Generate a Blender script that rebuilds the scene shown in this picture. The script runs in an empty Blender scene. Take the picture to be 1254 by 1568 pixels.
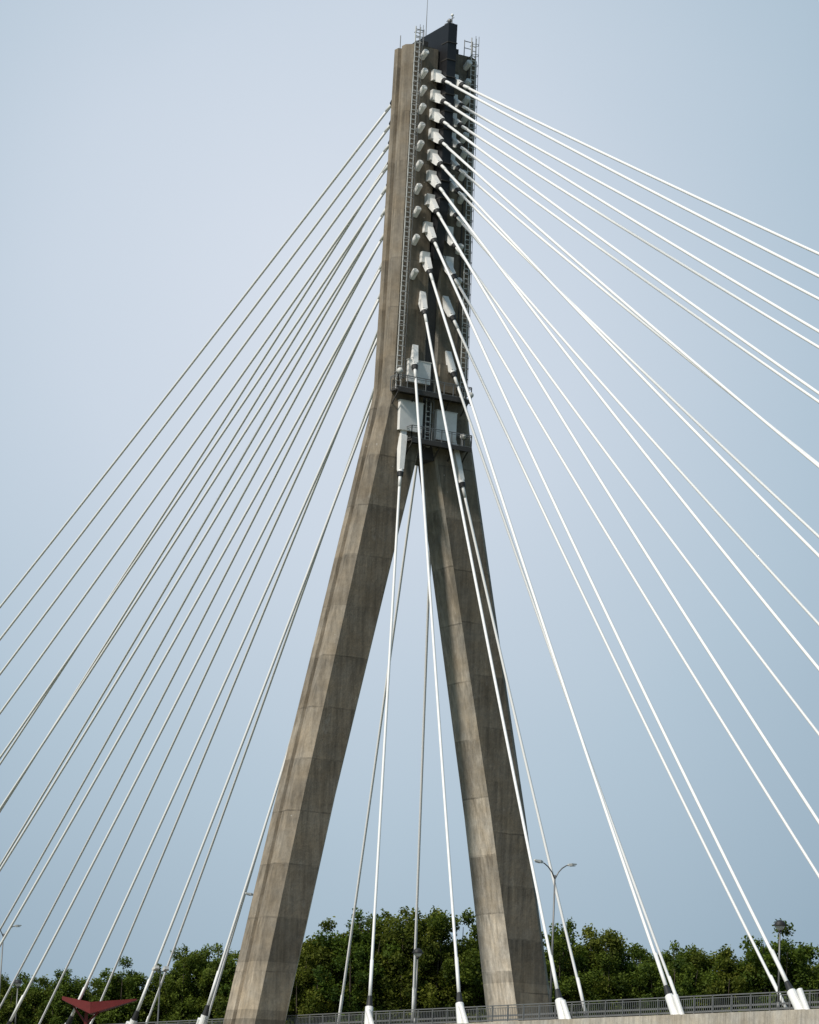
import bpy, math, random
import numpy as np
from mathutils import Vector, Matrix
random.seed(4); rng=np.random.default_rng(7)
scene=bpy.context.scene
scene.view_settings.view_transform='Standard'
scene.view_settings.look='None'
scene.view_settings.exposure=0
R=math.radians
# world frame: X = across the bridge, -Y = main span, Z up. pylon axis at origin.
AL=R(30.6); TH=R(11.64); PH=0.0457; DIST=267.0
ca,sa=math.cos(AL),math.sin(AL)
def ground_xy(r,f):  # r metres to the right / f metres ahead of the view point
    x=r; y=f-DIST
    return (x*ca+y*sa, -x*sa+y*ca)
# ---------------------------------------------------------------- camera
cam=bpy.data.cameras.new('camera'); camo=bpy.data.objects.new('camera',cam); scene.collection.objects.link(camo)
Fv=Vector((sa*math.cos(TH),ca*math.cos(TH),math.sin(TH))); Rv=Vector((ca,-sa,0)); Uv=Rv.cross(Fv)
U2=Uv*math.cos(PH)-Rv*math.sin(PH); R2=Rv*math.cos(PH)+Uv*math.sin(PH)
cx,cy=ground_xy(-.46,0)
m=Matrix(((R2.x,U2.x,-Fv.x,cx),(R2.y,U2.y,-Fv.y,cy),(R2.z,U2.z,-Fv.z,0),(0,0,0,1)))
camo.matrix_world=m
cam.sensor_fit='VERTICAL'; cam.sensor_height=36; cam.lens=36*5125/1568
cam.clip_start=1; cam.clip_end=20000
scene.camera=camo
# ---------------------------------------------------------------- materials
def nm(name):
    mt=bpy.data.materials.new(name); mt.use_nodes=True
    nt=mt.node_tree; b=nt.nodes['Principled BSDF']
    return mt,nt,b
def node(nt,t,**k):
    n=nt.nodes.new(t)
    for a,v in k.items(): setattr(n,a,v)
    return n
def math_(nt,op,a,b=None,c=None):
    n=node(nt,'ShaderNodeMath',operation=op)
    for i,v in enumerate((a,b,c)):
        if v is None: continue
        if isinstance(v,(int,float)): n.inputs[i].default_value=v
        else: nt.links.new(v,n.inputs[i])
    return n.outputs[0]
def mix(nt,f,a,b,bt='MIX'):
    n=node(nt,'ShaderNodeMix',data_type='RGBA',blend_type=bt)
    for i,v in ((0,f),(6,a),(7,b)):
        if isinstance(v,(int,float)): n.inputs[i].default_value=v
        elif isinstance(v,tuple): n.inputs[i].default_value=v+(1,) if len(v)==3 else v
        else: nt.links.new(v,n.inputs[i])
    return n.outputs[2]
def noise(nt,vec,scale,detail=4,rough=.6):
    n=node(nt,'ShaderNodeTexNoise'); n.inputs['Scale'].default_value=scale
    n.inputs['Detail'].default_value=detail; n.inputs['Roughness'].default_value=rough
    nt.links.new(vec,n.inputs['Vector']); return n.outputs[0]
def remap(nt,v,a,b,c,d):
    n=node(nt,'ShaderNodeMapRange'); nt.links.new(v,n.inputs[0])
    for i,x in enumerate((a,b,c,d)): n.inputs[i+1].default_value=x
    return n.outputs[0]
def scaled(nt,vec,s):
    n=node(nt,'ShaderNodeMapping'); n.inputs['Scale'].default_value=s; nt.links.new(vec,n.inputs['Vector']); return n.outputs[0]

def concrete(name,base,lift=4.2,off=0.0,bands=True,tone=.3,seed=0.0,low_light=0.0):
    mt,nt,b=nm(name)
    geo=node(nt,'ShaderNodeTexCoord').outputs['Object']
    sep=node(nt,'ShaderNodeSeparateXYZ'); nt.links.new(geo,sep.inputs[0]); z=sep.outputs[2]
    wob=remap(nt,noise(nt,geo,.6,3,.6),.3,.7,-.05,.05)
    zz=math_(nt,'DIVIDE',math_(nt,'ADD',math_(nt,'ADD',z,wob),off),lift)
    fl=math_(nt,'FLOOR',zz); fr=math_(nt,'FRACT',zz)
    wn=node(nt,'ShaderNodeTexWhiteNoise',noise_dimensions='1D'); nt.links.new(math_(nt,'ADD',fl,seed),wn.inputs['W'])
    rnd=remap(nt,wn.outputs[0],0,1,1-tone*.5,1+tone*.5)
    n1=remap(nt,noise(nt,geo,.3,6,.65),.3,.7,.72,1.26)
    n2=remap(nt,noise(nt,scaled(nt,geo,(2.6,2.6,.16)),1.0,7,.7),.35,.72,1.2,.58)
    n3=remap(nt,noise(nt,geo,2.2,9,.8),.3,.7,.8,1.18)
    f=math_(nt,'MULTIPLY',math_(nt,'MULTIPLY',n1,n2),n3)
    if bands:
        f=math_(nt,'MULTIPLY',f,rnd)
        gate=remap(nt,noise(nt,geo,.35,3,.6),.42,.62,.15,1)
        line=math_(nt,'MULTIPLY',math_(nt,'LESS_THAN',fr,.028),gate)
        f=math_(nt,'MULTIPLY',f,math_(nt,'SUBTRACT',1.0,math_(nt,'MULTIPLY',line,.48)))
        hl=math_(nt,'MULTIPLY',remap(nt,fr,0,.16,1,0),gate)
        f=math_(nt,'MULTIPLY',f,math_(nt,'ADD',1.0,math_(nt,'MULTIPLY',hl,.2)))
        st=math_(nt,'MULTIPLY',remap(nt,fr,.4,1.0,0,1),remap(nt,noise(nt,scaled(nt,geo,(3,3,.1)),1.0,3,.5),.46,.68,0,.42))
        f=math_(nt,'MULTIPLY',f,math_(nt,'SUBTRACT',1.0,st))
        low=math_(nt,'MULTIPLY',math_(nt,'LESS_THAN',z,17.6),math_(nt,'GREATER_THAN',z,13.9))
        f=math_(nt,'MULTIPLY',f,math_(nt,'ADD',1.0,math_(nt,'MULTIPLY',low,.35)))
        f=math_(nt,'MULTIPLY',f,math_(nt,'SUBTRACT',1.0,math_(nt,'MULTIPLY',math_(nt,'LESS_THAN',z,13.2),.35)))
        if low_light: f=math_(nt,'MULTIPLY',f,remap(nt,fl,4,12,1+low_light,1-low_light))  # lower lifts brighter, upper darker: fall of light painted into the colour
    vor=node(nt,'ShaderNodeTexVoronoi',feature='F1'); vor.inputs['Scale'].default_value=.62; vor.inputs['Randomness'].default_value=.3
    nt.links.new(geo,vor.inputs['Vector'])
    hole=math_(nt,'LESS_THAN',vor.outputs['Distance'],.04)
    col=mix(nt,remap(nt,noise(nt,geo,.5,5),.35,.65,0,1),base,(base[0]*.95,base[1]*.88,base[2]*.78))
    comb=node(nt,'ShaderNodeCombineXYZ')
    for i in range(3): nt.links.new(f,comb.inputs[i])
    col=mix(nt,1.0,col,comb.outputs[0],'MULTIPLY')
    eff=remap(nt,noise(nt,scaled(nt,geo,(1,1,.6)),.9,7,.72),.6,.74,0,.4)
    col=mix(nt,eff,col,(.36,.34,.3))
    col=mix(nt,math_(nt,'MULTIPLY',hole,.5),col,(.5,.47,.42))
    nt.links.new(col,b.inputs['Base Color']); b.inputs['Roughness'].default_value=.85
    bp=node(nt,'ShaderNodeBump'); bp.inputs['Strength'].default_value=.4; bp.inputs['Distance'].default_value=.08
    nt.links.new(noise(nt,geo,3,8,.7),bp.inputs['Height']); nt.links.new(bp.outputs[0],b.inputs['Normal'])
    return mt
def paint(name,col,rough=.5,metal=0,dirt=.2,sc=1.5):
    mt,nt,b=nm(name)
    geo=node(nt,'ShaderNodeTexCoord').outputs['Object']
    n=remap(nt,noise(nt,geo,sc,6,.65),.35,.75,0,1)
    c=mix(nt,n,col,tuple(x*(1-dirt) for x in col))
    nt.links.new(c,b.inputs['Base Color']); b.inputs['Roughness'].default_value=rough; b.inputs['Metallic'].default_value=metal
    return mt
M_front=concrete('concrete_front_shaded',(.19,.162,.124))  # same concrete, darkened: shade of the front faces put into the base colour
M_side=concrete('concrete_side_lit',(.262,.226,.178),seed=7)  # lighter copy: lit side against dark front, painted into the base colour
M_inner=concrete('concrete_inner_lit',(.41,.368,.305),seed=13,tone=.4,lift=4.6,low_light=.22)  # palest copy: sunlight on the far leg's inner face painted into the colour
M_fascia=concrete('fascia_concrete',(.46,.43,.38),bands=False)
M_cable=paint('cable_white',(.88,.87,.85),.45,0,.04,.5)
M_white=paint('white_steel',(.86,.85,.82),.45,0,.15)
M_panel=paint('light_grey_panel',(.7,.69,.65),.55,0,.2)
M_black=paint('black_steel',(.012,.012,.014),.5,0,.3)
M_rub=paint('black_rubber',(.02,.02,.02),.6)
M_grey=paint('galvanised_steel',(.22,.22,.215),.5,.4)
M_dark=paint('dark_steel',(.05,.045,.04),.6)
M_asph=paint('asphalt',(.05,.05,.052),.9)
M_mark=paint('road_paint',(.7,.7,.68),.7)
M_red=paint('red_paint',(.19,.022,.02),.5,0,.3)
M_bark=paint('bark',(.09,.07,.05),.9)
M_glass=paint('lamp_glass',(.6,.6,.58),.2)
# ---------------------------------------------------------------- mesh helper
class MB:
    def __init__(s): s.v=[];s.f=[];s.m=[];s.mats=[]
    def mi(s,mat):
        if mat not in s.mats: s.mats.append(mat)
        return s.mats.index(mat)
    def add(s,vs,fs,mat):
        o=len(s.v); s.v+= [tuple(v) for v in vs]; s.f+=[tuple(i+o for i in f) for f in fs]
        k=s.mi(mat); s.m+=[k]*len(fs)
    def box(s,x0,x1,y0,y1,z0,z1,mat):
        vs=[(x,y,z) for z in(z0,z1) for y in(y0,y1) for x in(x0,x1)]
        s.add(vs,[(0,2,3,1),(4,5,7,6),(0,1,5,4),(2,6,7,3),(0,4,6,2),(1,3,7,5)],mat)
    def frame(s,p0,p1):
        d=(Vector(p1)-Vector(p0)).normalized()
        up=Vector((0,0,1)) if abs(d.z)<.95 else Vector((0,1,0))
        a=d.cross(up).normalized(); b=a.cross(d).normalized(); return a,b
    def bar(s,p0,p1,w,h,mat,w1=None,h1=None,ax=None):
        w1=w if w1 is None else w1; h1=h if h1 is None else h1
        p0=Vector(p0);p1=Vector(p1); a,b=s.frame(p0,p1)
        if ax is not None:
            a=Vector(ax); b=a.cross((p1-p0).normalized()).normalized()
        vs=[]
        for p,ww,hh in((p0,w,h),(p1,w1,h1)):
            for i,j in((-1,-1),(1,-1),(1,1),(-1,1)): vs.append(p+a*(ww/2*i)+b*(hh/2*j))
        s.add(vs,[(3,2,1,0),(4,5,6,7),(0,1,5,4),(1,2,6,5),(2,3,7,6),(3,0,4,7)],mat)
    def cyl(s,p0,p1,r0,mat,r1=None,n=12):
        r1=r0 if r1 is None else r1
        p0=Vector(p0);p1=Vector(p1); a,b=s.frame(p0,p1); vs=[]
        for p,r in((p0,r0),(p1,r1)):
            for i in range(n):
                t=2*math.pi*i/n; vs.append(p+a*(r*math.cos(t))+b*(r*math.sin(t)))
        fs=[(i,(i+1)%n,n+(i+1)%n,n+i) for i in range(n)]+[tuple(range(n))[::-1],tuple(range(n,2*n))]
        s.add(vs,fs,mat)
    def tube(s,pts,r,mat,n=8):
        pts=[Vector(p) for p in pts]; vs=[];fs=[]
        a,b=s.frame(pts[0],pts[-1])
        for k,p in enumerate(pts):
            rr=r[k] if isinstance(r,(list,tuple)) else r
            for i in range(n):
                t=2*math.pi*i/n; vs.append(p+a*(rr*math.cos(t))+b*(rr*math.sin(t)))
        for k in range(len(pts)-1):
            for i in range(n): fs.append((k*n+i,k*n+(i+1)%n,(k+1)*n+(i+1)%n,(k+1)*n+i))
        fs+= [tuple(range(n))[::-1],tuple(range((len(pts)-1)*n,len(pts)*n))]
        s.add(vs,fs,mat)
    def ball(s,c,r,mat,nu=14,nv=8,sz=1,v0=0,v1=1):
        vs=[];fs=[]
        for j in range(nv+1):
            ph=math.pi*(v0+(v1-v0)*j/nv)
            for i in range(nu):
                t=2*math.pi*i/nu; vs.append((c[0]+r*math.sin(ph)*math.cos(t),c[1]+r*math.sin(ph)*math.sin(t),c[2]+r*sz*math.cos(ph)))
        for j in range(nv):
            for i in range(nu): fs.append((j*nu+i,(j+1)*nu+i,(j+1)*nu+(i+1)%nu,j*nu+(i+1)%nu))
        s.add(vs,fs,mat)
    def obj(s,name,parent=None,smooth=False,loc=None):
        me=bpy.data.meshes.new(name); me.from_pydata(s.v,[],s.f)
        for mt in s.mats: me.materials.append(mt)
        me.polygons.foreach_set('material_index',s.m)
        if smooth: me.polygons.foreach_set('use_smooth',[True]*len(s.f))
        me.update(); ob=bpy.data.objects.new(name,me); scene.collection.objects.link(ob)
        if parent: ob.parent=parent
        if loc: ob.location=loc
        return ob
def empty(name,loc=(0,0,0),rz=0):
    e=bpy.data.objects.new(name,None); scene.collection.objects.link(e); e.location=loc; e.rotation_euler[2]=rz; e.empty_display_size=.5
    return e
# ---------------------------------------------------------------- pylon
TB=[(-3,16.5,13.5,2.6),(12.4,13.6,10.65,2.3),(31,10.05,7.0,1.95),(45,7.2,3.94,1.7),(58,4.65,1.1,1.48),(60.3,4.2,.6,1.45),(62.2,3.8,.45,1.42),(64.6,3.42,.45,1.4),(80,3.18,.45,1.4),(94.1,2.98,.45,1.4)]
def prof(z):
    for a,b in zip(TB,TB[1:]):
        if z<=b[0]+1e-6:
            t=(z-a[0])/(b[0]-a[0]); return [a[i]+(b[i]-a[i])*t for i in(1,2,3)]
    return list(TB[-1][1:])
def section(z,sx):
    o,i,H=prof(z); c=.52 if z>64 else .52+min(1,(64-z)/20)*.15; e=.18
    k=min(1,max(0,(60-z)/46))
    if sx<0: i+=.25*k
    else: o+=.45*k
    return [(o+c,-(H-c)),(o,-H),(i+e,-H),(i,-(H-e)),(i,H-e),(i+e,H),(o,H),(o+c,H-c), (o+c,.3),(o+c-.3,.2),(o+c-.3,-.2),(o+c,-.3)]
pyl=empty('bridge_pylon')
zs=sorted(set([t[0] for t in TB]+[x for x in np.arange(0,94,3.0)]))
for sx,nmn in((-1,'leg_near'),(1,'leg_far')):
    b=MB(); k=12; vs=[];
    for z in zs:
        for (x,y) in section(z,sx): vs.append((sx*x,y,z))
    grp={'front':[], 'side':[], 'inner':[]}
    for j in range(len(zs)-1):
        for i in range(k):
            q=(j*k+i,j*k+(i+1)%k,(j+1)*k+(i+1)%k,(j+1)*k+i)
            if sx<0: q=q[::-1]
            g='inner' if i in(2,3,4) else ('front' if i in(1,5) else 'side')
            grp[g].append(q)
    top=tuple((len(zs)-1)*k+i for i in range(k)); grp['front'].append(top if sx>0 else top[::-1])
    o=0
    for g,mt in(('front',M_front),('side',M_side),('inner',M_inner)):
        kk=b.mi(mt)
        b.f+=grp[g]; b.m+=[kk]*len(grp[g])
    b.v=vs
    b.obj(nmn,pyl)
b=MB()
b.box(-.47,.47,-1.15,1.15,60.8,94.0,M_dark)
def fin(pts,mat,hw):
    vs=[(-hw,y,z) for y,z in pts]+[(hw,y,z) for y,z in pts]; n=len(pts)
    b.add(vs,[tuple(range(n)),tuple(range(n,2*n))[::-1]]+[(i,n+i,n+(i+1)%n,(i+1)%n) for i in range(n)],mat)
fin([(-2.6,96.2),(3.6,96.0),(3.6,76),(1.2,74),(-1.2,74.2),(-1.8,76.0),(-2.4,80)],M_black,.42)
for z in np.arange(81,95.5,1.5):
    b.box(-.46,.46,-2.66,-1.6,z,z+.08,M_dark)
b.obj('steel_fin',pyl)
b=MB()
b.box(-13.4,13.4,-1.6,1.6,7.6,9.9,M_front)
b.box(-1.2,1.2,-1.25,1.25,59.2,61.4,M_dark)
b.obj('cross_beams',pyl)
b=MB()
for sx in(-1,1):
    b.box(sx*1.9-1.0,sx*1.9+1.0,-1.3,1.3,94.102,94.2,M_dark)
    for (x,y) in((sx*2.0,-1.25),(sx*2.8,-1.25),(sx*2.8,1.2)):
        b.cyl((x,y,94.2),(x,y,95.6),.04,M_grey,n=6)
    for h in(94.9,95.5):
        b.cyl((sx*2.0,-1.25,h),(sx*2.8,-1.25,h),.035,M_grey,n=6)
    b.box(sx*1.5-.35,sx*1.5+.35,-.6,.4,94.22,94.9,M_dark)
b.cyl((-.35,1.2,95.9),(-.35,1.2,99.9),.045,M_grey,r1=.02,n=6)
b.box(-.3,.3,-2.3,-1.7,96.2,96.35,M_grey)
b.cyl((0,-2.4,96.2),(0,-2.4,97.0),.04,M_grey,n=6); b.cyl((0.2,-1.7,96.1),(.2,-1.7,96.7),.03,M_grey,n=6)
b.ball((0,-2.0,96.6),.2,M_grey); b.ball((0,-2.4,97.0),.13,M_white)
b.cyl((0,-2.7,96.7),(0,-1.5,96.7),.03,M_grey,n=6)
b.obj('top_equipment',pyl)
def ladder(b,xc,y,z0,z1,xt=None):
    w=.22; n=int((z1-z0)/.42)
    P=lambda z,dx,dy:(xc+(0 if xt is None else (xt-xc)*(z-z0)/(z1-z0))+dx,y-dy,z)
    for dx in(-w,w): b.bar(P(z0,dx,.2),P(z1,dx,.2),.07,.07,M_panel)
    for i in range(n):
        z=z0+i*.42; b.bar(P(z,-w,.2),P(z,w,.2),.06,.06,M_panel)
    z=z0+1
    while z<z1:
        pts=[P(z,-w,.2),P(z,-w*1.4,.45),P(z,-w*.7,.75),P(z,w*.7,.75),P(z,w*1.4,.45),P(z,w,.2)]
        for p,q in zip(pts,pts[1:]): b.bar(p,q,.05,.03,M_grey)
        for dx in(-w,w): b.bar(P(z,dx,-.02),P(z,dx,.2),.05,.05,M_grey)
        z+=.9
    for dx,dy in((-w*.7,.75),(w*.7,.75)): b.bar(P(z0+1,dx,dy),P(z1,dx,dy),.03,.03,M_grey)
b=MB()
ladder(b,-3.1,-1.4,64.4,95.6,-2.76); ladder(b,3.05,-1.4,64.4,95.8,2.7)
ladder(b,-.1,-1.35,60.2,64.2)
b.bar((2.5,-1.44,65.5),(2.3,-1.44,94),.1,.08,M_dark)
b.obj('access_ladders',pyl)
def railing(b,p0,p1,h=1.1,post=1.5,bar=.25,mat=None,pr=.035,br=.012):
    mat=mat or M_grey
    p0=Vector(p0);p1=Vector(p1);L=(p1-p0).length;d=(p1-p0)/L; U=Vector((0,0,1))
    n=max(1,round(L/post))
    for i in range(n+1): q=p0+d*(L*i/n); b.bar(q,q+U*h,pr*2,pr*2,mat)
    for hh,r in((h,pr),(.12,pr*.6),(h*.86,pr*.6)): b.bar(p0+U*hh,p1+U*hh,r*2,r*2,mat)
    if bar:
        k=int(L/bar)
        for i in range(k): q=p0+d*(bar*(i+.5)); b.bar(q+U*.12,q+U*(h*.86),br*2,br*2,mat)
b=MB()
def platform(z,x0,x1,y0,y1):
    b.box(x0,x1,y0,y1,z-.12,z,M_dark)
    b.box(x0,x1,y0-.06,y0,z-.3,z+.06,M_dark)
    for p,q in(((x0,y0),(x1,y0)),((x0,y0),(x0,y1)),((x1,y0),(x1,y1))): railing(b,(*p,z),(*q,z),1.1,.9,0,M_grey,.03)
    for x in np.linspace(x0+.2,x1-.2,5): b.bar((x,y1,z-1.1),(x,y0+.1,z-.15),.09,.09,M_dark)
platform(64.4,-3.7,3.3,-2.6,-1.4)
platform(60.4,-2.2,3.5,-2.6,-1.45)
b.obj('service_platforms',pyl)
b=MB()
for x0,x1,z0,z1 in((-2.3,-.2,65.3,67.1),(-2.9,-.75,61.2,63.6),(.6,2.5,60.9,63.3)):
    b.box(x0,x1,-1.8,-1.38,z0,z1,M_white)
    b.box(x0-.06,x1+.06,-1.83,-1.37,z1+.002,z1+.08,M_panel)
b.box(.8,2.4,-1.6,-1.38,65.0,67.3,M_front)
for p in((-3.4,-2.3,65.9),(3.3,-2.5,64.9),(2.9,-2.2,61.4)):
    b.ball(p,.25,M_panel); b.cyl((p[0],p[1],p[2]-.9),p,.04,M_grey,n=6); b.cyl(p,(p[0],-1.3,p[2]),.04,M_grey,n=6)
b.obj('equipment_boxes',pyl)
# ---------------------------------------------------------------- cables
ZN=[57.5,66.6,71.2,74.6,77.2,79.7,81.8,83.7,85.6,87.4,89.1,90.9]
TNF=[2.93,1.85,1.35,1.15,1.0,.92,.88,.86,.85,.85,.85,.85]
HNF=[2.3,2.0,2.3,2.5,2.7,2.8,2.9,2.95,3,3,3,3]
TNB=[2.93,2.2,1.9,1.7,1.5]+[1.4]*7
HNB=[2.3,2.6,3.2,3.6,3.9]+[4.2]*7
DZ=12.4; AX=10.05
cab=empty('stay_cables'); sl=MB(); an=MB()
for sy in(-1,1):
    TN,HN=(TNF,HNF) if sy<0 else (TNB,HNB)
    for sx in(-1,1):
        for n in range(12):
            E=Vector((sx*TN[n],sy*HN[n],ZN[n])); A=Vector((sx*AX,sy*(13.5+13*n),DZ+.1))
            d=(A-E).normalized(); L=(A-E).length
            cb=MB(); pts=[]
            P1=A-d*2.1
            for k in range(25):
                t=k/24; p=E.lerp(P1,t); p.z-=L*.0075*4*t*(1-t); pts.append(p)
            cb.tube(pts,.112,M_cable,8)
            cb.cyl(E-d*.1,E+d*1.3,.135,M_white,n=8)
            cb.cyl(P1-d*3.2,P1,.135,M_white,n=8)
            cb.obj('cable_%s_%s_%d'%('front' if sy<0 else 'back','near' if sx<0 else 'far',n+1),cab,True)
            ys=1.2; tt=(abs(E.y)-ys)/abs(d.y); S=E-d*min(tt,3.3 if n==0 else 9)
            if n==0:
                sl.bar(S,E-d*.25,.55,.7,M_white,.4,.45,ax=(1,0,0)); sl.bar(S-d*1.2,S,.5,.5,M_white,ax=(1,0,0))
            else:
                sl.bar(S,E-d*.2,.52,.85 if n>2 else .72,M_white,.42,.5,ax=(1,0,0))
                zf=E.z-d.z*((abs(E.y)-1.4)/abs(d.y))
                if n>2: sl.box(E.x-.36,E.x+.36,min(sy*1.38,sy*1.85),max(sy*1.38,sy*1.85),zf-.45,zf+.45,M_white)
            sl.cyl(E-d*.25,E,.25,M_white,n=12); sl.cyl(E-d*.02,E+d*.36,.28,M_rub,r1=.22,n=12)
            if n>0:
                yc=1.35; t2=(abs(HNF[n])+yc)/abs(d.y); zc=ZN[n]-d.z*t2
                zc=min(zc,93.4)
                dd=Vector((0,d.y,max(d.z,-.8*abs(d.y)))).normalized()
                c0=Vector((sx*2.12,-sy*1.3,zc-.05)); 
                sl.cyl(c0,c0-dd*.8,.265,M_white,n=14); sl.cyl(c0-dd*.8,c0-dd*.86,.21,M_panel,n=12)
            an.cyl(A+d*.3,P1+d*.5,.3,M_white,n=14); an.cyl(P1+d*.5,P1-d*.35,.26,M_rub,r1=.17,n=12)
            an.cyl((A.x,A.y+sy*.85,DZ-.2),(A.x+.02*sx,A.y-sy*.1,DZ+1.35),.2,M_white,n=12)
            an.box(A.x-.32,A.x+.32,A.y-.8,A.y+1.0,DZ-.6,DZ+.12,M_fascia)
sl.obj('cable_sleeves',pyl,False)
# ---------------------------------------------------------------- deck
dk=empty('bridge_deck')
b=MB(); Y0,Y1=-215,215
b.box(-10.1,10.1,Y0,Y1,DZ-.35,DZ,M_asph)
for s in(-1,1):
    b.box(min(s*10.1,s*10.38),max(s*10.1,s*10.38),Y0,Y1,DZ-.95,DZ+.1,M_fascia)
    b.box(min(s*7.4,s*10.09),max(s*7.4,s*10.09),Y0,Y1,DZ+.002,DZ+.14,M_fascia)
    b.box(min(s*8.6,s*9.2),max(s*8.6,s*9.2),Y0,Y1,DZ-2.2,DZ-.36,M_dark)
    for k in(3.6,):
        y=Y0
        while y<Y1: b.box(s*k-.07,s*k+.07,y,y+4,DZ+.001,DZ+.005,M_mark); y+=12
    b.box(min(s*7.1,s*7.2),max(s*7.1,s*7.2),Y0,Y1,DZ+.001,DZ+.005,M_mark)
b.box(-.6,.6,Y0,Y1,DZ+.002,DZ+.14,M_fascia)
y=Y0
while y<Y1: b.box(-8.6,8.6,y,y+.4,DZ-1.8,DZ-.37,M_dark); y+=5
for y in(-214,214): b.box(-11,11,y-3,y+3,-3,DZ-2.2,M_front)
for y in(-120,120):
    for s in(-1,1): b.cyl((s*6,y,-3),(s*6,y,DZ-2.21),1.1,M_front,n=20)
b.obj('deck_slab',dk)
b=MB()
for s in(-1,1): railing(b,(s*9.7,-190,DZ+.14),(s*9.7,130,DZ+.14),1.15,2.0,.22,M_grey,.035,.014)
for s in(-1,1): 
    for hh in(.45,.75): b.box(s*7.5-.04,s*7.5+.04,-190,150,DZ+hh,DZ+hh+.12,M_grey)
b.obj('guard_rails',dk)
an.obj('cable_anchorages',dk)
# ---------------------------------------------------------------- lamps
def street_lamp(x,y,H=12.5):
    e=empty('street_lamp',(x,y,DZ+.14)); b=MB(); q=.82
    b.cyl((0,0,0),(0,0,.9),.14,M_grey,n=10); b.cyl((0,0,.9),(0,0,H-.9),.1,M_grey,r1=.06,n=10)
    for s in(-1,1):
        s*=q
        pts=[(0,0,H-1.2),(s*.35,0,H-.7),(s*.75,0,H-.35),(s*1.2,0,H-.12),(s*1.5,0,H-.08)]
        b.tube(pts,[.06,.05,.05,.045,.04],M_grey,8)
    b.obj('pole',e,True); h=MB()
    for s in(-1,1):
        s*=q
        h.bar((s*1.4,0,H-.06),(s*1.7,0,H-.02),.2,.16,M_panel,.32,.2); h.bar((s*1.7,0,H-.02),(s*2.25,0,H+.04),.32,.2,M_panel,.2,.09)
        h.bar((s*1.65,0,H-.13),(s*2.1,0,H-.09),.22,.05,M_glass)
    h.obj('luminaires',e); return e
street_lamp(0,-22.6); street_lamp(0,22.2); street_lamp(0,75.8); street_lamp(0,-71.8)
def globe_lamp(x,y,H=5.3):
    e=empty('globe_street_lamp',(x,y,DZ+.14)); b=MB()
    b.cyl((0,0,0),(0,0,.6),.11,M_grey,n=10); b.cyl((0,0,.6),(0,0,H-.35),.065,M_grey,r1=.05,n=10); b.cyl((0,0,H-.4),(0,0,H-.28),.12,M_dark,n=12)
    b.obj('pole',e,True); g=MB(); g.ball((0,0,H),.3,M_glass); g.obj('globe',e,True)
    s=MB(); s.ball((0,0,H+.03),.36,M_rub,v0=0,v1=.52,sz=.9); s.cyl((0,0,H-.02),(0,0,H+.04),.42,M_rub,n=20); s.obj('shade',e,True)
globe_lamp(-9.3,-62.3); globe_lamp(-9.3,-18.9); globe_lamp(-9.3,51)
e=empty('floodlight_pole',(-9.3,22.5,DZ+.14)); b=MB()
b.cyl((0,0,0),(0,0,5.4),.07,M_grey,r1=.05,n=10); b.cyl((-.5,0,5.4),(.5,0,5.4),.04,M_grey,n=8); b.obj('pole',e)
b=MB()
for s in(-1,1):
    b.bar((s*.45,-.15,5.7),(s*.5,.35,5.5),.42,.3,M_panel,.34,.16); b.bar((s*.45,-.2,5.72),(s*.45,-.15,5.7),.38,.26,M_glass)
b.obj('floodlights',e)
e=empty('red_canopy_shelter',(-8.6,36.6,DZ+.14)); b=MB()
def wing(x0,x1,z0,z1,t0,t1,w0,w1):
    vs=[]
    for x,z,t,w in((x0,z0,t0,w0),(x1,z1,t1,w1)):
        for yy,zz in((-w,0),(w,0),(w,-t),(-w,-t)): vs.append((x,yy,z+zz))
    b.add(vs,[(0,1,2,3),(7,6,5,4),(0,4,5,1),(1,5,6,2),(2,6,7,3),(3,7,4,0)],M_red)
wing(-.1,-2.6,3.2,3.6,1.0,.3,1.3,1.1); wing(-.1,3.8,3.2,3.7,1.0,.12,1.3,.5)
b.bar((-.5,0,0),(-.5,0,3),.28,.28,M_red); b.bar((-.5,0,1.4),(.9,0,2.75),.16,.16,M_red); b.bar((-.5,0,1.4),(-1.7,0,2.9),.16,.16,M_red)
b.obj('canopy',e)
e.rotation_euler[2]=-AL
# ---------------------------------------------------------------- ground
mt,nt,bs=nm('grass_ground'); geo=node(nt,'ShaderNodeTexCoord').outputs['Object']
nt.links.new(mix(nt,remap(nt,noise(nt,geo,.15,8,.7),.35,.65,0,1),(.05,.075,.022),(.12,.11,.055)),bs.inputs['Base Color']); bs.inputs['Roughness'].default_value=.95
def gh(f): return -1.7+ (6.2*min(1,max(0,(f-305)/45.))**2*(3-2*min(1,max(0,(f-305)/45.))) if f>305 else 0)
rs=[-6000,-2000,-800]+list(range(-300,301,25))+[800,2000,6000]; fsx=[-3000,-500,-100]+list(range(0,500,12))+[700,1200,3000,8000]
vs=[];fc=[]
for j,f in enumerate(fsx):
    for i,r in enumerate(rs):
        x,y=ground_xy(r,f); vs.append((x,y,gh(f)+(.4*math.sin(r*.07)*math.sin(f*.05) if 0<f<500 else 0)))
for j in range(len(fsx)-1):
    for i in range(len(rs)-1):
        k=j*len(rs)+i; fc.append((k,k+1,k+1+len(rs),k+len(rs)))
b=MB(); b.add(vs,fc,mt); b.obj('ground',None,True)
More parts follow.
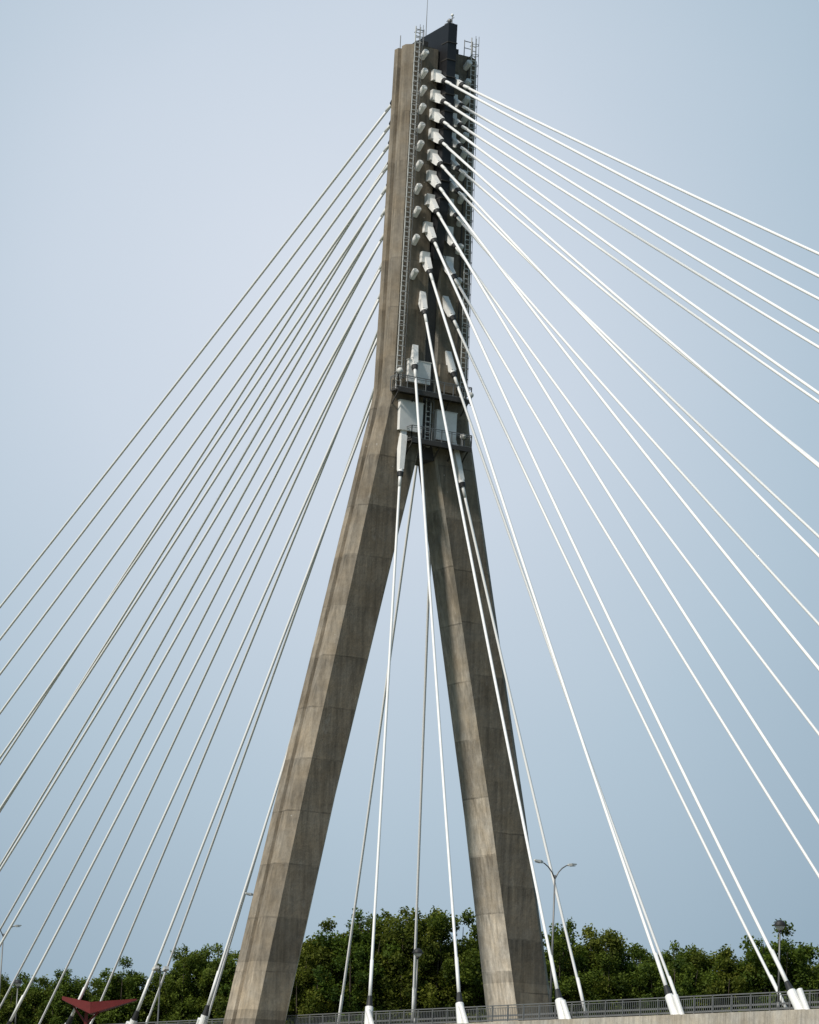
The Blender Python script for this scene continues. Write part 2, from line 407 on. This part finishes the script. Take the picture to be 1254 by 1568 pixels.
# ---------------------------------------------------------------- trees
lm=bpy.data.materials.new('foliage'); lm.use_nodes=True; nt=lm.node_tree; bs=nt.nodes['Principled BSDF']
oi=node(nt,'ShaderNodeObjectInfo'); tc=node(nt,'ShaderNodeTexCoord').outputs['Object']
at=node(nt,'ShaderNodeAttribute',attribute_name='tint')
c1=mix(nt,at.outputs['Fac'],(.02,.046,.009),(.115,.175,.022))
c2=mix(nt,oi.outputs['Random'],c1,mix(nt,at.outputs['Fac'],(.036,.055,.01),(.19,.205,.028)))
nt.links.new(c2,bs.inputs['Base Color']); bs.inputs['Roughness'].default_value=.65; bs.inputs['Specular IOR Level'].default_value=.15
tr=node(nt,'ShaderNodeBsdfTranslucent'); nt.links.new(mix(nt,.5,c2,(.18,.23,.02)),tr.inputs[0])
ms=node(nt,'ShaderNodeMixShader'); ms.inputs[0].default_value=.33
nt.links.new(bs.outputs[0],ms.inputs[1]); nt.links.new(tr.outputs[0],ms.inputs[2]); nt.links.new(ms.outputs[0],nt.nodes['Material Output'].inputs[0])
def tree_mesh(name,seed,H=24.0,rad=4.6):
    g=np.random.default_rng(seed); rnd=random.Random(seed); t=MB()
    top=Vector((rnd.uniform(-.6,.6),rnd.uniform(-.6,.6),H*.88))
    tp=[Vector((0,0,0)),Vector((.1,.1,H*.3)),Vector((top.x*.5,top.y*.5,H*.6)),top]
    t.tube(tp,[.42,.3,.17,.04],M_bark,8)
    cl=[]
    limbs=[(0,0,1.0)]+[(rad*.6*math.cos(a),rad*.6*math.sin(a),g.uniform(.84,.985)) for a in np.arange(0,6.28,6.28/6)+g.uniform(0,1)]
    for lx,ly,lh in limbs:
        zb=H*g.uniform(.22,.35); t.tube([Vector((0,0,zb)),Vector((lx*.6,ly*.6,zb+H*.2)),Vector((lx,ly,H*lh*.93))],[.2,.13,.03],M_bark,6)
        for i in range(26):
            f=g.uniform(0,1)**.62; z=H*(.22+(lh-.25)*f); wd=rad*.62*(1-f**3.5)**.5+.35
            a=g.uniform(0,6.28); rr=wd*g.uniform(.2,1)**.6
            cl.append((Vector((lx*(.45+.55*f)+rr*math.cos(a),ly*(.45+.55*f)+rr*math.sin(a),z)),g.uniform(.5,1.15)*(1-.22*f)))
    V=[];T=[]
    for c,r in cl:
        n=int(250*r**1.5)+30
        d=g.normal(size=(n,3)); d/=np.linalg.norm(d,axis=1)[:,None]
        q=d*(r*g.uniform(.3,1.2,size=(n,1)))*np.array([1,1,1.1])
        q[:,2]+=np.where(g.uniform(size=n)>.93,g.uniform(0,.5,n),0)
        pos=q+np.array(c)
        a1=g.normal(size=(n,3)); a1/=np.linalg.norm(a1,axis=1)[:,None]
        a2=np.cross(a1,g.normal(size=(n,3))); a2/=np.linalg.norm(a2,axis=1)[:,None]
        s1=g.uniform(.09,.2,size=(n,1)); s2=s1*g.uniform(.4,.75,size=(n,1))
        quad=np.stack([pos-a1*s1,pos-a2*s2,pos+a1*s1,pos+a2*s2],axis=1)
        V.append(quad.reshape(-1,3))
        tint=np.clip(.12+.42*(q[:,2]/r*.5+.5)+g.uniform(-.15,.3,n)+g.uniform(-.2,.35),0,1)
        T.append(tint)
    V=np.concatenate(V); T=np.concatenate(T); nl=len(T); nb=len(t.v); nf=len(t.f)
    verts=t.v+[tuple(x) for x in V.tolist()]
    faces=t.f+[(nb+4*i,nb+4*i+1,nb+4*i+2,nb+4*i+3) for i in range(nl)]
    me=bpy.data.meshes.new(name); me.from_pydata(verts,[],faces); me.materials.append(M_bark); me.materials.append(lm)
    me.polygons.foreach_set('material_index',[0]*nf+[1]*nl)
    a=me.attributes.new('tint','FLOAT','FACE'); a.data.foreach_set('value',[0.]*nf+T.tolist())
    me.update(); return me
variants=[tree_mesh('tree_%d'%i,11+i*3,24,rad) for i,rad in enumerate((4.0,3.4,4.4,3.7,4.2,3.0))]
row=empty('distant_tree_row')
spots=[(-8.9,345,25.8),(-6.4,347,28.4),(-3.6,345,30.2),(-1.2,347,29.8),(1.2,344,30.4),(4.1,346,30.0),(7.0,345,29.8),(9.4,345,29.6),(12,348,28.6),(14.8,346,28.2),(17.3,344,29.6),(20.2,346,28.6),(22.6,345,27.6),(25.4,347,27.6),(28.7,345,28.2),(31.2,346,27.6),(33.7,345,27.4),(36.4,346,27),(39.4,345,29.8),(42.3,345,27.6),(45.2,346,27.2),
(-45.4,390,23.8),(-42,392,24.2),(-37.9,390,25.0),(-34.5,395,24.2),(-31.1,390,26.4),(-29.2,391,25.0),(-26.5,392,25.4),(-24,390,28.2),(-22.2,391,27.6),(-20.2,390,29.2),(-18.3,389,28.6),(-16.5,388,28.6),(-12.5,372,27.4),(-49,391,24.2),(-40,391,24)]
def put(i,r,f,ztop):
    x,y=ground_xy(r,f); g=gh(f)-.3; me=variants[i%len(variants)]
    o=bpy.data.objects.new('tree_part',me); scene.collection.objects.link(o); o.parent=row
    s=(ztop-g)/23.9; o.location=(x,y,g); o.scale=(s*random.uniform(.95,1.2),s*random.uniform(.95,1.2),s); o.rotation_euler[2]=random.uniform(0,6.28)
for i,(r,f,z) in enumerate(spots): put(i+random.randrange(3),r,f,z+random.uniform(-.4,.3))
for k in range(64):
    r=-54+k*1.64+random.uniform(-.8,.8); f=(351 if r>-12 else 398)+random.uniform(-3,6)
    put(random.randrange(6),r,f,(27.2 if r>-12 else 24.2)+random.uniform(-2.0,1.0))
# ---------------------------------------------------------------- light
SA=R(11); EL=R(43)   # sun comes from the -X side, a little in front of the pylon plane
S=Vector((-math.cos(SA),-math.sin(SA),0))
sd=Vector((S.x*math.cos(EL),S.y*math.cos(EL),math.sin(EL)))
su=bpy.data.lights.new('sun','SUN'); su.energy=3.8; su.angle=R(6.0); su.color=(1,.95,.87)
so=bpy.data.objects.new('sun',su); scene.collection.objects.link(so); so.rotation_euler=sd.to_track_quat('Z','Y').to_euler(); so.location=(0,0,150)
w=bpy.data.worlds.new('World'); scene.world=w; w.use_nodes=True; nt=w.node_tree; bg=nt.nodes['Background']
sky=node(nt,'ShaderNodeTexSky',sky_type='NISHITA',sun_disc=False); sky.sun_elevation=EL; sky.sun_rotation=math.atan2(sd.x,sd.y); sky.dust_density=3; sky.air_density=1.2
tc=node(nt,'ShaderNodeTexCoord').outputs['Generated']
az=AL+R(-1.6); hz=Vector((math.sin(az)*math.cos(R(15.5)),math.cos(az)*math.cos(R(15.5)),math.sin(R(15.5))))
dp=node(nt,'ShaderNodeVectorMath',operation='DOT_PRODUCT'); nrm=node(nt,'ShaderNodeVectorMath',operation='NORMALIZE'); nt.links.new(tc,nrm.inputs[0]); nt.links.new(nrm.outputs[0],dp.inputs[0]); dp.inputs[1].default_value=hz
ang=math_(nt,'ARCCOSINE',math_(nt,'MINIMUM',dp.outputs['Value'],.99999))
ang=math_(nt,'ADD',ang,remap(nt,noise(nt,nrm.outputs[0],5,3,.5),.3,.7,-.012,.012))
cr=node(nt,'ShaderNodeValToRGB'); nt.links.new(math_(nt,'DIVIDE',ang,R(20)),cr.inputs[0])
el=cr.color_ramp.elements; stops=[(0,(.71,.77,.86)),(.22,(.62,.70,.80)),(.45,(.46,.575,.68)),(.68,(.315,.43,.535)),(1,(.21,.32,.425))]
el[0].position=0; el[0].color=stops[0][1]+(1,); el[1].position=1; el[1].color=stops[-1][1]+(1,)
for p,c in stops[1:-1]: q=el.new(p); q.color=c+(1,)
sc=node(nt,'ShaderNodeVectorMath',operation='SCALE'); nt.links.new(cr.outputs[0],sc.inputs[0]); sc.inputs['Scale'].default_value=10
nt.links.new(mix(nt,.06,sc.outputs[0],sky.outputs[0]),bg.inputs[0]); bg.inputs[1].default_value=.1
